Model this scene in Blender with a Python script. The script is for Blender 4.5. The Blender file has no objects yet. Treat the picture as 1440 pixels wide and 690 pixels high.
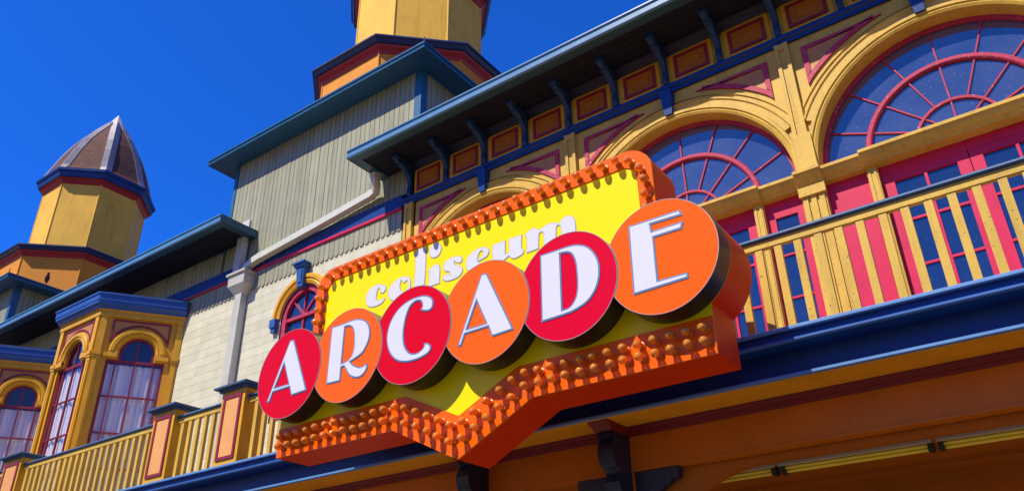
import bpy, bmesh, math, random
from mathutils import Vector, Matrix
from mathutils.geometry import tessellate_polygon
random.seed(7)
C = bpy.context.scene.collection
E = 1.6                                    # eye height: every z below is measured from it
PI = math.pi
rad = math.radians

# ------------------------------------------------------------------ helpers
def front(u, o, z): return (u, -o, z)      # the facade plane: u along the street, o out of the wall

class MB:
    def __init__(s, T=front):
        s.v, s.f, s.m, s.T = [], [], [], T
    def add(s, verts, faces, mi=0, raw=False):
        b = len(s.v)
        s.v += [tuple(p) if raw else s.T(*p) for p in verts]
        s.f += [[b + i for i in f] for f in faces]
        s.m += [mi] * len(faces)
        return s
    def box(s, u0, u1, o0, o1, z0, z1, mi=0):
        return s.add([(u0,o0,z0),(u1,o0,z0),(u1,o1,z0),(u0,o1,z0),(u0,o0,z1),(u1,o0,z1),(u1,o1,z1),(u0,o1,z1)],
                     [(0,1,2,3),(4,7,6,5),(0,4,5,1),(1,5,6,2),(2,6,7,3),(3,7,4,0)], mi)
    def prism(s, loop, o0, o1, holes=(), mi=0):
        """polygon in (u, z) with holes, extruded from o0 to o1"""
        loops = [loop] + list(holes)
        tris = tessellate_polygon([[Vector((p[0], p[1], 0)) for p in l] for l in loops])
        flat = [p for l in loops for p in l]
        n = len(flat)
        vs = [(p[0], o0, p[1]) for p in flat] + [(p[0], o1, p[1]) for p in flat]
        fs = [tuple(t) for t in tris] + [tuple(n + i for i in reversed(t)) for t in tris]
        k = 0
        for l in loops:
            m = len(l)
            for i in range(m):
                a, b = k + i, k + (i + 1) % m
                fs.append((a, b, n + b, n + a))
            k += m
        return s.add(vs, fs, mi)
    def uext(s, prof, u0, u1, mi=0):
        """profile polygon in (o, z) extruded along u"""
        n = len(prof)
        tris = tessellate_polygon([[Vector((p[0], p[1], 0)) for p in prof]])
        vs = [(u0, p[0], p[1]) for p in prof] + [(u1, p[0], p[1]) for p in prof]
        fs = [tuple(t) for t in tris] + [tuple(n + i for i in reversed(t)) for t in tris]
        fs += [(i, (i+1) % n, n + (i+1) % n, n + i) for i in range(n)]
        return s.add(vs, fs, mi)
    def rev(s, cu, cz, prof, a0, a1, seg=48, mi=0):
        """profile (r, o) swept about (cu, cz) from angle a0 to a1 in the (u, z) plane"""
        n = len(prof); vs, fs = [], []
        for k in range(seg + 1):
            a = a0 + (a1 - a0) * k / seg
            for r, o in prof: vs.append((cu + r*math.cos(a), o, cz + r*math.sin(a)))
        for k in range(seg):
            for i in range(n):
                j = (i + 1) % n
                fs.append((k*n+i, k*n+j, (k+1)*n+j, (k+1)*n+i))
        fs.append(tuple(range(n))); fs.append(tuple(seg*n + i for i in range(n)))
        return s.add(vs, fs, mi)
    def ring(s, cu, cz, r0, r1, o0, o1, a0=0.0, a1=PI, seg=48, mi=0):
        return s.rev(cu, cz, [(r0,o0),(r1,o0),(r1,o1),(r0,o1)], a0, a1, seg, mi)
    def bar(s, p, q, w, o0, o1, mi=0):
        """flat bar of width w between two (u, z) points"""
        d = Vector((q[0]-p[0], q[1]-p[1])); d.normalize(); n = Vector((-d.y, d.x)) * (w/2)
        return s.prism([(p[0]+n.x,p[1]+n.y),(p[0]-n.x,p[1]-n.y),(q[0]-n.x,q[1]-n.y),(q[0]+n.x,q[1]+n.y)], o0, o1, mi=mi)
    def tube(s, pts, w, h=None, seg=10, square=False, mi=0):
        """tube along world points (x, y, z)"""
        h = h or w; vs, fs = [], []
        pts = [Vector(p) for p in pts]
        shp = [(-w/2,-h/2),(w/2,-h/2),(w/2,h/2),(-w/2,h/2)] if square else [(w/2*math.cos(2*PI*i/seg), h/2*math.sin(2*PI*i/seg)) for i in range(seg)]
        n = len(shp)
        for i, p in enumerate(pts):
            t = (pts[min(i+1, len(pts)-1)] - pts[max(i-1, 0)]).normalized()
            ref = Vector((0, -1, 0)) if abs(t.y) < .9 else Vector((0, 0, 1))
            a = t.cross(ref).normalized(); b = a.cross(t)
            for x, y in shp: vs.append(tuple(p + a*x + b*y))
        for i in range(len(pts)-1):
            for k in range(n): fs.append((i*n+k, i*n+(k+1)%n, (i+1)*n+(k+1)%n, (i+1)*n+k))
        fs.append(tuple(range(n))); fs.append(tuple((len(pts)-1)*n + k for k in range(n)))
        return s.add(vs, fs, mi, raw=True)
    def loft(s, sections, close=True, cap=True, mi=0):
        """list of equal-length world-space loops"""
        n = len(sections[0]); vs = [p for q in sections for p in q]; fs = []
        for i in range(len(sections)-1):
            for k in range(n if close else n-1):
                fs.append((i*n+k, i*n+(k+1)%n, (i+1)*n+(k+1)%n, (i+1)*n+k))
        if cap: fs.append(tuple(range(n))); fs.append(tuple((len(sections)-1)*n+k for k in range(n)))
        return s.add(vs, fs, mi, raw=True)
    def mesh(s, name, mats, smooth=None, off=(0,0,0)):
        me = bpy.data.meshes.new(name)
        me.from_pydata([(x-off[0], y-off[1], z + E - off[2]) for x, y, z in s.v], [], s.f)
        me.polygons.foreach_set('material_index', s.m)
        bm = bmesh.new(); bm.from_mesh(me)
        bmesh.ops.recalc_face_normals(bm, faces=bm.faces); bm.to_mesh(me); bm.free()
        for m in (mats if isinstance(mats, (list, tuple)) else [mats]): me.materials.append(m)
        if smooth:
            me.polygons.foreach_set('use_smooth', [True]*len(me.polygons))
            me.set_sharp_from_angle(angle=rad(smooth))
        return me
    def build(s, name, mats, parent=None, smooth=None):
        o = bpy.data.objects.new(name, s.mesh(name, mats, smooth)); C.objects.link(o)
        if parent:
            o.parent = parent
            if parent.type == 'EMPTY': o.location = -parent.location
        return o

def thing(name, label, cat, base, group=None):
    o = bpy.data.objects.new(name, None); C.objects.link(o)
    o.empty_display_size = .2
    o.location = (base[0], base[1], base[2] + E); o['label'] = label; o['category'] = cat
    if group: o['group'] = group
    return o
def tag(o, label, cat, group=None):
    o['label'] = label; o['category'] = cat
    if group: o['group'] = group
    return o
def dup(root, shift, label):
    """a copy of a thing with copies of its parts and sub-parts"""
    r = root.copy(); C.objects.link(r); r.location = Vector(root.location) + Vector(shift); r['label'] = label
    for ch in list(root.children):
        c = ch.copy(); C.objects.link(c); c.parent = r
        for g in list(ch.children):
            d = g.copy(); C.objects.link(d); d.parent = c
    return r

def arc(cu, cz, r, a0, a1, n=24):
    return [(cu + r*math.cos(a0+(a1-a0)*i/n), cz + r*math.sin(a0+(a1-a0)*i/n)) for i in range(n+1)]
def area2(l): return sum(l[i][0]*l[(i+1)%len(l)][1] - l[(i+1)%len(l)][0]*l[i][1] for i in range(len(l)))
def inset(loop, d):
    """loop moved inwards by d (outwards when d < 0), mitred"""
    s = 1 if area2(loop) > 0 else -1
    n = len(loop); out = []
    for i in range(n):
        a, b, c = Vector(loop[i-1]), Vector(loop[i]), Vector(loop[(i+1) % n])
        e1, e2 = (b-a).normalized(), (c-b).normalized()
        n1, n2 = Vector((-e1.y, e1.x))*s, Vector((-e2.y, e2.x))*s
        m = n1 + n2
        k = max(m.length_squared, .35)
        out.append(tuple(b + m * (2*d/k)))
    return out
def smooth_loop(pts, ang=50, n=4):
    """Catmull-Rom through the points, keeping corners sharper than ang"""
    N = len(pts); P = [Vector(p) for p in pts]; T = []
    for i in range(N):
        a, b = P[i]-P[i-1], P[(i+1) % N]-P[i]
        T.append(None if a.angle(b) > rad(ang) else (P[(i+1) % N]-P[i-1]) * .5)
    out = []
    for i in range(N):
        p, q = P[i], P[(i+1) % N]; L = (q-p).length
        t0, t1 = T[i], T[(i+1) % N]
        if t0 is None and t1 is None: out.append(tuple(p)); continue
        t0 = (q-p) if t0 is None else t0.normalized()*L
        t1 = (q-p) if t1 is None else t1.normalized()*L
        for k in range(n):
            s = k/n
            out.append(tuple(p*(2*s**3-3*s**2+1) + t0*(s**3-2*s**2+s) + q*(-2*s**3+3*s**2) + t1*(s**3-s**2)))
    return out

# ------------------------------------------------------------------ materials
def nodes(name):
    m = bpy.data.materials.new(name); m.use_nodes = True
    nt = m.node_tree; return m, nt, nt.nodes['Principled BSDF'], nt.nodes.new('ShaderNodeTexCoord')
def N(nt, kind, **kw):
    n = nt.nodes.new(kind)
    for k, v in kw.items():
        if k in n.inputs: n.inputs[k].default_value = v
        else: setattr(n, k, v)
    return n
def paint(name, rgb, rough=.45, var=.10, scale=2.2, speck=0.0, bump=.08, streak=.12, chip=(.10,.07,.05), spec=.5, metallic=0.0, fine=70):
    """weathered paint: broad tone drift, downward streaks, fine grain, optional chips"""
    m, nt, b, tc = nodes(name); L = nt.links
    geo = N(nt, 'ShaderNodeNewGeometry')
    n1 = N(nt, 'ShaderNodeTexNoise', Scale=scale, Detail=6.0, Roughness=.6)
    L.new(geo.outputs['Position'], n1.inputs['Vector'])
    mp = N(nt, 'ShaderNodeMapping'); mp.inputs['Scale'].default_value = (9, 9, .7)
    L.new(geo.outputs['Position'], mp.inputs['Vector'])
    n2 = N(nt, 'ShaderNodeTexNoise', Scale=1.6, Detail=5.0); L.new(mp.outputs[0], n2.inputs['Vector'])
    r1 = N(nt, 'ShaderNodeMapRange'); r1.inputs[1].default_value = .3; r1.inputs[2].default_value = .7
    r1.inputs[3].default_value = 1-var; r1.inputs[4].default_value = 1+var*.6; L.new(n1.outputs['Fac'], r1.inputs[0])
    r2 = N(nt, 'ShaderNodeMapRange'); r2.inputs[1].default_value = .52; r2.inputs[2].default_value = .78
    r2.inputs[3].default_value = 1; r2.inputs[4].default_value = 1-streak; L.new(n2.outputs['Fac'], r2.inputs[0])
    mul = N(nt, 'ShaderNodeMath', operation='MULTIPLY'); L.new(r1.outputs[0], mul.inputs[0]); L.new(r2.outputs[0], mul.inputs[1])
    vm = N(nt, 'ShaderNodeVectorMath', operation='SCALE'); vm.inputs[0].default_value = rgb; L.new(mul.outputs[0], vm.inputs['Scale'])
    col = vm.outputs[0]
    if speck:
        n3 = N(nt, 'ShaderNodeTexNoise', Scale=26.0, Detail=3.0, Roughness=.75); L.new(geo.outputs['Position'], n3.inputs['Vector'])
        r3 = N(nt, 'ShaderNodeMapRange'); r3.inputs[1].default_value = .70 - speck*.06; r3.inputs[2].default_value = .74 - speck*.06
        L.new(n3.outputs['Fac'], r3.inputs[0])
        mx = N(nt, 'ShaderNodeMix', data_type='RGBA'); L.new(r3.outputs[0], mx.inputs[0]); L.new(col, mx.inputs[6]); mx.inputs[7].default_value = (*chip, 1)
        col = mx.outputs[2]
    L.new(col, b.inputs['Base Color'])
    rr = N(nt, 'ShaderNodeMapRange'); rr.inputs[3].default_value = rough-.08; rr.inputs[4].default_value = rough+.12
    L.new(n1.outputs['Fac'], rr.inputs[0]); L.new(rr.outputs[0], b.inputs['Roughness'])
    b.inputs['Specular IOR Level'].default_value = spec; b.inputs['Metallic'].default_value = metallic
    if bump:
        n4 = N(nt, 'ShaderNodeTexNoise', Scale=float(fine), Detail=4.0); L.new(geo.outputs['Position'], n4.inputs['Vector'])
        bp = N(nt, 'ShaderNodeBump', Strength=bump, Distance=.01); L.new(n4.outputs['Fac'], bp.inputs['Height'])
        L.new(bp.outputs[0], b.inputs['Normal'])
    return m
def blocks(name, rgb, w, h, mortar, dark, rough=.8, skew=(1, 0, 0), var=.06, bump=.5):
    """courses of blocks or shingles: (x*skew0 + y*skew1, z)"""
    m, nt, b, tc = nodes(name); L = nt.links
    geo = N(nt, 'ShaderNodeNewGeometry'); sx = N(nt, 'ShaderNodeSeparateXYZ'); L.new(geo.outputs['Position'], sx.inputs[0])
    my = N(nt, 'ShaderNodeMath', operation='MULTIPLY_ADD'); L.new(sx.outputs['Y'], my.inputs[0]); my.inputs[1].default_value = skew[1]; L.new(sx.outputs['X'], my.inputs[2])
    cb = N(nt, 'ShaderNodeCombineXYZ'); L.new(my.outputs[0], cb.inputs[0]); L.new(sx.outputs['Z'], cb.inputs[1])
    br = N(nt, 'ShaderNodeTexBrick', Scale=1.0); br.inputs['Brick Width'].default_value = w; br.inputs['Row Height'].default_value = h
    br.inputs['Mortar Size'].default_value = mortar; br.inputs['Mortar Smooth'].default_value = .3
    br.inputs['Color1'].default_value = (*[c*(1-var) for c in rgb], 1); br.inputs['Color2'].default_value = (*[c*(1+var) for c in rgb], 1)
    br.inputs['Mortar'].default_value = (*dark, 1); L.new(cb.outputs[0], br.inputs['Vector'])
    n1 = N(nt, 'ShaderNodeTexNoise', Scale=3.0, Detail=6.0); L.new(geo.outputs['Position'], n1.inputs['Vector'])
    r1 = N(nt, 'ShaderNodeMapRange'); r1.inputs[1].default_value = .3; r1.inputs[2].default_value = .7; r1.inputs[3].default_value = .88; r1.inputs[4].default_value = 1.04
    L.new(n1.outputs['Fac'], r1.inputs[0])
    vm = N(nt, 'ShaderNodeVectorMath', operation='SCALE'); L.new(br.outputs['Color'], vm.inputs[0]); L.new(r1.outputs[0], vm.inputs['Scale'])
    L.new(vm.outputs[0], b.inputs['Base Color']); b.inputs['Roughness'].default_value = rough
    n4 = N(nt, 'ShaderNodeTexNoise', Scale=60.0, Detail=5.0); L.new(geo.outputs['Position'], n4.inputs['Vector'])
    ad = N(nt, 'ShaderNodeMath', operation='MULTIPLY_ADD'); L.new(br.outputs['Fac'], ad.inputs[0]); ad.inputs[1].default_value = -1.0; L.new(n4.outputs['Fac'], ad.inputs[2])
    bp = N(nt, 'ShaderNodeBump', Strength=bump, Distance=.012); L.new(ad.outputs[0], bp.inputs['Height']); L.new(bp.outputs[0], b.inputs['Normal'])
    return m
def glass_dark(name, rgb, dust=.06, ior=2.1):
    m, nt, b, tc = nodes(name); L = nt.links
    geo = N(nt, 'ShaderNodeNewGeometry')
    n3 = N(nt, 'ShaderNodeTexNoise', Scale=34.0, Detail=2.0, Roughness=.8); L.new(geo.outputs['Position'], n3.inputs['Vector'])
    r3 = N(nt, 'ShaderNodeMapRange'); r3.inputs[1].default_value = .68; r3.inputs[2].default_value = .76; L.new(n3.outputs['Fac'], r3.inputs[0])
    n5 = N(nt, 'ShaderNodeTexNoise', Scale=1.8, Detail=5.0); L.new(geo.outputs['Position'], n5.inputs['Vector'])
    ad = N(nt, 'ShaderNodeMath', operation='MULTIPLY_ADD'); L.new(n5.outputs['Fac'], ad.inputs[0]); ad.inputs[1].default_value = dust; L.new(r3.outputs[0], ad.inputs[2])
    mx = N(nt, 'ShaderNodeMix', data_type='RGBA'); L.new(ad.outputs[0], mx.inputs[0]); mx.inputs[6].default_value = (*rgb, 1); mx.inputs[7].default_value = (.34, .38, .46, 1)
    L.new(mx.outputs[2], b.inputs['Base Color']); b.inputs['Roughness'].default_value = .04; b.inputs['IOR'].default_value = ior
    n6 = N(nt, 'ShaderNodeTexNoise', Scale=1.1, Detail=2.0); L.new(geo.outputs['Position'], n6.inputs['Vector'])
    bp = N(nt, 'ShaderNodeBump', Strength=.05, Distance=.05); L.new(n6.outputs['Fac'], bp.inputs['Height']); L.new(bp.outputs[0], b.inputs['Normal'])
    return m
def glass_clear(name, tint=(.96, .96, .98)):
    m = bpy.data.materials.new(name); m.use_nodes = True; nt = m.node_tree; L = nt.links
    nt.nodes.remove(nt.nodes['Principled BSDF']); out = nt.nodes['Material Output']
    tr = N(nt, 'ShaderNodeBsdfTransparent'); tr.inputs[0].default_value = (*tint, 1)
    gl = N(nt, 'ShaderNodeBsdfGlossy', Roughness=.02); lw = N(nt, 'ShaderNodeLayerWeight', Blend=.5); pw = N(nt, 'ShaderNodeMath', operation='POWER'); pw.inputs[1].default_value = 4.0; L.new(lw.outputs['Facing'], pw.inputs[0]); fr = N(nt, 'ShaderNodeMath', operation='MULTIPLY_ADD'); fr.inputs[1].default_value = .8; fr.inputs[2].default_value = .05; L.new(pw.outputs[0], fr.inputs[0])
    mx = N(nt, 'ShaderNodeMixShader'); L.new(fr.outputs[0], mx.inputs[0]); L.new(tr.outputs[0], mx.inputs[1]); L.new(gl.outputs[0], mx.inputs[2]); L.new(mx.outputs[0], out.inputs[0])
    return m
def plain(name, rgb, rough=.4, spec=.5, metallic=0, coat=0.0):
    m, nt, b, tc = nodes(name); L = nt.links
    n1 = N(nt, 'ShaderNodeTexNoise', Scale=5.0, Detail=4.0); geo = N(nt, 'ShaderNodeNewGeometry'); L.new(geo.outputs['Position'], n1.inputs['Vector'])
    r1 = N(nt, 'ShaderNodeMapRange'); r1.inputs[3].default_value = .95; r1.inputs[4].default_value = 1.04; L.new(n1.outputs['Fac'], r1.inputs[0])
    vm = N(nt, 'ShaderNodeVectorMath', operation='SCALE'); vm.inputs[0].default_value = rgb; L.new(r1.outputs[0], vm.inputs['Scale'])
    L.new(vm.outputs[0], b.inputs['Base Color']); b.inputs['Roughness'].default_value = rough
    b.inputs['Specular IOR Level'].default_value = spec; b.inputs['Metallic'].default_value = metallic; b.inputs['Coat Weight'].default_value = coat
    return m

def bulb_glass(name, rgb):
    m, nt, b, tc = nodes(name)
    b.inputs['Base Color'].default_value = (*rgb, 1); b.inputs['Roughness'].default_value = .06
    b.inputs['Transmission Weight'].default_value = .5; b.inputs['IOR'].default_value = 1.4; b.inputs['Coat Weight'].default_value = .5
    return m
M = dict(
 yellow   = paint('yellow_paint', (.63,.415,.072), .5, var=.16, streak=.22, speck=1.0, bump=.25, spec=.25),
 gold     = paint('gold_paint', (.70,.37,.025), .42, var=.14, streak=.2, speck=.3, bump=.12, spec=.25),
 blue     = paint('blue_paint', (.025,.11,.38), .42, var=.14, speck=.3, chip=(.03,.05,.12)),
 deepblue = paint('deep_blue_paint', (.005,.045,.23), .4, var=.12, spec=.3),
 towerblue = paint('tower_blue', (.02,.125,.27), .4, var=.14),
 railblue = paint('rail_blue', (.035,.095,.22), .6, var=.15, speck=.3, chip=(.05,.07,.11)),
 stripblue = paint('strip_blue', (.10,.25,.56), .45, var=.14),  # sunlit tone of the lip and strip put into the colour
 gutter   = paint('gutter_blue', (.10,.26,.46), .34, var=.1),
 teal     = paint('eave_teal', (.015,.075,.13), .4, var=.14),
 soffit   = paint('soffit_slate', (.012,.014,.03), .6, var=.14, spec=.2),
 deckwood = paint('deck_boards', (.52,.38,.22), .7, var=.15),
 bracket  = paint('bracket_blue', (.014,.055,.17), .45, spec=.25),
 baycornice = paint('bay_cornice_blue', (.022,.10,.40), .42, var=.14, speck=.3, chip=(.03,.05,.12)),
 navy     = paint('navy_paint', (.008,.026,.13), .4),
 corbel   = paint('corbel_navy', (.010,.016,.05), .4),
 pink     = paint('pink_paint', (.57,.014,.085), .45, spec=.25, var=.12, speck=.25),
 fanpink  = paint('weathered_pink', (.45,.034,.095), .55, var=.18, speck=1.1, chip=(.55,.42,.40), spec=.25),
 maroon   = paint('maroon_paint', (.24,.01,.03), .45),
 crimson  = paint('crimson_paint', (.42,.018,.035), .45),
 darkred  = paint('dark_red_paint', (.19,.006,.008), .45),
 tan      = paint('tan_paint', (.52,.22,.055), .55, speck=.9, bump=.15),
 peach    = paint('peach_paint', (.76,.36,.11), .5),
 frieze   = paint('frieze_ochre', (.42,.135,.01), .5, spec=.25),
 siding   = paint('grey_siding', (.315,.325,.235), .65, var=.10, streak=.25, bump=.1),
 groove   = paint('siding_groove', (.10,.10,.07), .9),
 block    = blocks('white_block', (.60,.60,.47), 1.6, .2, .006, (.43,.42,.33), bump=.5),
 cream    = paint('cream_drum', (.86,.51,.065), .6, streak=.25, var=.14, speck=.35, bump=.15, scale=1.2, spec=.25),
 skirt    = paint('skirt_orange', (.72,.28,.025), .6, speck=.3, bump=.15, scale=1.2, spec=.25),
 shingle  = blocks('red_brown_shingle', (.125,.036,.024), .34, .115, .012, (.035,.017,.014), skew=(1,.6,0), var=.22, bump=.8),
 hip      = paint('hip_metal', (.29,.29,.36), .5, var=.25),
 cap      = paint('cap_metal', (.62,.60,.55), .4, metallic=.2),
 roof     = paint('dark_roof', (.06,.055,.055), .8),
 white    = paint('white_trim', (.62,.62,.62), .5),
 pipe     = paint('pipe_white', (.60,.62,.56), .42, streak=.2),
 pipegrey = paint('pipe_grey', (.50,.51,.47), .45, streak=.2),
 fanglass = glass_dark('fan_glass', (.012,.03,.12), .20, 2.3),
 doorglass= glass_dark('door_glass', (.006,.02,.09), .03, 1.9),
 clear    = glass_clear('bay_glass'),
 curtain  = paint('sheer_curtain', (.90,.87,.90), .9, var=.08, scale=1.5, bump=0),
 dark_backing    = paint('interior_dark', (.035,.012,.06), .8),
 beam     = paint('beam_ochre', (.58,.15,.004), .45, var=.12, bump=.12, spec=.25),
 soffity  = paint('soffit_orange', (.90,.38,.015), .42, var=.1, spec=.25),
 porch    = paint('porch_brown', (.44,.12,.006), .55, var=.12, spec=.25),
 tube     = plain('tube_yellow', (.85,.68,.06), .2),
 rail     = plain('tube_rail', (.55,.50,.42), .35),
 clamp    = plain('clamp_black', (.02,.02,.02), .5),
 syellow  = plain('sign_yellow', (.97,.75,.0), .33, spec=.15),
 sorange  = plain('sign_orange', (.88,.125,.001), .3, spec=.15),
 sreturn  = plain('sign_return', (.86,.05,.001), .38, spec=.15),
 dred     = plain('disc_red', (.66,.0,.007), .25, spec=.15),
 dorange  = plain('disc_orange', (.95,.12,.0), .25, spec=.15),
 dmag     = plain('disc_crimson', (.66,.0,.02), .25, spec=.15),
 dblack   = plain('disc_side_black', (.018,.017,.02), .3),
 rim      = plain('disc_rim', (.30,.27,.28), .4, metallic=.3),
 lwhite   = plain('letter_white', (.66,.68,.76), .35, spec=.2),
 lblue    = plain('letter_outline', (.10,.22,.42), .35),
 lgrey    = plain('script_outline', (.36,.36,.40), .4),
 bulb     = bulb_glass('bulb_amber', (1.0,.36,.025)),
 socket   = plain('bulb_socket', (.75,.17,.01), .35),
 steel    = plain('steel_grey', (.16,.16,.17), .45, metallic=.5),
 feather  = paint('bird_feather', (.09,.05,.035), .8),
 asphalt  = paint('asphalt', (.05,.045,.04), .9, var=.2, bump=.3),
 paving   = blocks('paving', (.22,.175,.12), .6, .6, .006, (.13,.10,.07), bump=.2),
)

# ------------------------------------------------------------------ sign lettering, metres in the sign plane
BIG = {
 'A': ([[-4.807,3.878],[-4.73,3.868],[-4.389,3.13],[-4.666,3.119],[-4.715,3.241],[-5.022,3.236],[-5.07,3.117],[-5.128,3.122]],[[-4.869,3.57],[-4.743,3.29],[-4.994,3.291]]),
 'R': ([[-7.125,3.858],[-6.917,3.857],[-6.772,3.863],[-6.667,3.85],[-6.559,3.807],[-6.489,3.739],[-6.449,3.631],[-6.458,3.536],[-6.5,3.45],[-6.569,3.38],[-6.741,3.325],[-6.706,3.288],[-6.644,3.252],[-6.579,3.225],[-6.517,3.23],[-6.462,3.251],[-6.459,3.195],[-6.484,3.144],[-6.542,3.105],[-6.629,3.102],[-6.721,3.14],[-6.777,3.191],[-6.823,3.258],[-6.853,3.293],[-6.891,3.288],[-6.892,3.121],[-7.133,3.129],[-7.128,3.503]],[[-6.884,3.798],[-6.831,3.798],[-6.767,3.762],[-6.728,3.692],[-6.713,3.599],[-6.711,3.482],[-6.736,3.401],[-6.795,3.357],[-6.892,3.344],[-6.889,3.564]]),
 'C': ([[-5.716,3.873],[-5.603,3.856],[-5.515,3.806],[-5.481,3.74],[-5.491,3.678],[-5.533,3.649],[-5.607,3.659],[-5.675,3.692],[-5.647,3.731],[-5.662,3.786],[-5.713,3.817],[-5.763,3.814],[-5.824,3.78],[-5.87,3.7],[-5.901,3.586],[-5.911,3.468],[-5.894,3.345],[-5.857,3.267],[-5.805,3.216],[-5.742,3.191],[-5.682,3.192],[-5.623,3.217],[-5.6,3.244],[-5.606,3.278],[-5.553,3.271],[-5.504,3.23],[-5.496,3.19],[-5.525,3.149],[-5.606,3.121],[-5.714,3.108],[-5.835,3.113],[-5.961,3.146],[-6.052,3.206],[-6.128,3.302],[-6.169,3.412],[-6.177,3.515],[-6.147,3.641],[-6.077,3.746],[-5.979,3.823],[-5.854,3.865]],None),
 'D': ([[-4.04,3.862],[-3.862,3.859],[-3.682,3.857],[-3.579,3.837],[-3.48,3.785],[-3.406,3.697],[-3.361,3.586],[-3.354,3.469],[-3.376,3.363],[-3.428,3.266],[-3.512,3.188],[-3.624,3.145],[-3.725,3.126],[-4.05,3.116]],[[-3.791,3.798],[-3.707,3.783],[-3.658,3.743],[-3.628,3.661],[-3.618,3.55],[-3.618,3.397],[-3.639,3.289],[-3.679,3.225],[-3.732,3.188],[-3.799,3.184]]),
 'E': ([[-3.01,3.845],[-2.465,3.836],[-2.447,3.771],[-2.772,3.784],[-2.767,3.71],[-2.445,3.707],[-2.47,3.633],[-2.755,3.636],[-2.76,3.192],[-2.465,3.187],[-2.466,3.129],[-3.022,3.119]],None),
}
SMALL = [
 ([[-6.76,4.211],[-6.737,4.282],[-6.674,4.333],[-6.578,4.344],[-6.48,4.32],[-6.419,4.274],[-6.415,4.219],[-6.46,4.194],[-6.508,4.204],[-6.518,4.257],[-6.544,4.283],[-6.564,4.232],[-6.571,4.158],[-6.54,4.121],[-6.497,4.117],[-6.436,4.135],[-6.421,4.103],[-6.459,4.065],[-6.552,4.046],[-6.668,4.06],[-6.731,4.111]],None,'c'),
 ([[-6.382,4.164],[-6.359,4.234],[-6.289,4.297],[-6.179,4.325],[-6.086,4.312],[-6.019,4.262],[-6.006,4.19],[-6.016,4.119],[-6.052,4.055],[-6.122,4.016],[-6.213,4.012],[-6.299,4.043],[-6.358,4.097]],[[-6.167,4.28],[-6.123,4.225],[-6.068,4.251],[-6.057,4.19],[-6.072,4.142],[-6.11,4.109],[-6.158,4.142],[-6.183,4.212]],'o'),
 ([[-5.977,4.562],[-5.919,4.613],[-5.856,4.624],[-5.801,4.601],[-5.781,4.553],[-5.776,4.315],[-5.784,4.102],[-5.965,4.107],[-5.959,4.162],[-5.95,4.324],[-5.957,4.525]],None,'l'),
 ([[-5.734,4.515],[-5.719,4.586],[-5.658,4.62],[-5.596,4.61],[-5.545,4.552],[-5.542,4.483],[-5.581,4.427],[-5.659,4.418],[-5.714,4.455]],None,'idot'),
 ([[-5.747,4.269],[-5.691,4.312],[-5.612,4.325],[-5.559,4.29],[-5.553,4.1],[-5.546,4.054],[-5.68,4.057],[-5.75,4.056],[-5.731,4.094],[-5.726,4.241]],None,'i'),
 ([[-5.215,4.27],[-5.229,4.231],[-5.276,4.226],[-5.336,4.27],[-5.326,4.232],[-5.25,4.194],[-5.211,4.141],[-5.227,4.081],[-5.286,4.049],[-5.373,4.041],[-5.466,4.055],[-5.513,4.091],[-5.507,4.137],[-5.452,4.154],[-5.398,4.123],[-5.413,4.159],[-5.478,4.187],[-5.509,4.233],[-5.495,4.295],[-5.431,4.334],[-5.332,4.338],[-5.247,4.314]],None,'s'),
 ([[-5.17,4.167],[-5.158,4.243],[-5.096,4.302],[-5.006,4.329],[-4.909,4.324],[-4.844,4.284],[-4.83,4.232],[-4.862,4.188],[-4.926,4.169],[-4.988,4.161],[-4.944,4.128],[-4.883,4.14],[-4.9,4.099],[-5.005,4.054],[-5.094,4.065],[-5.148,4.105]],[[-4.997,4.192],[-4.979,4.257],[-4.944,4.285],[-4.918,4.261],[-4.935,4.219]],'e'),
 ([[-4.786,4.309],[-4.605,4.307],[-4.608,4.137],[-4.566,4.139],[-4.558,4.314],[-4.382,4.304],[-4.386,4.134],[-4.359,4.102],[-4.368,4.067],[-4.427,4.041],[-4.509,4.04],[-4.567,4.093],[-4.626,4.063],[-4.711,4.062],[-4.765,4.084],[-4.791,4.126]],None,'u'),
 ([[-4.354,4.284],[-4.287,4.323],[-4.213,4.328],[-4.142,4.281],[-4.076,4.312],[-3.98,4.316],[-3.907,4.275],[-3.854,4.317],[-3.776,4.327],[-3.717,4.283],[-3.694,4.2],[-3.703,4.011],[-3.889,4.008],[-3.883,4.221],[-3.905,4.252],[-3.933,4.239],[-3.948,4.012],[-4.108,4.016],[-4.104,4.222],[-4.127,4.245],[-4.157,4.232],[-4.167,4.054],[-4.328,4.051],[-4.326,4.236]],None,'m'),
]
# ------------------------------------------------------------------ ground
g = MB().box(-260, 260, -240, 240, -E-.5, -E).build('ground', M['asphalt']); g['kind'] = 'structure'
g = MB().box(-45, 30, -.5, 4.6, -E+.002, -E+.12).build('pavement', M['paving']); g['kind'] = 'structure'

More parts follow.
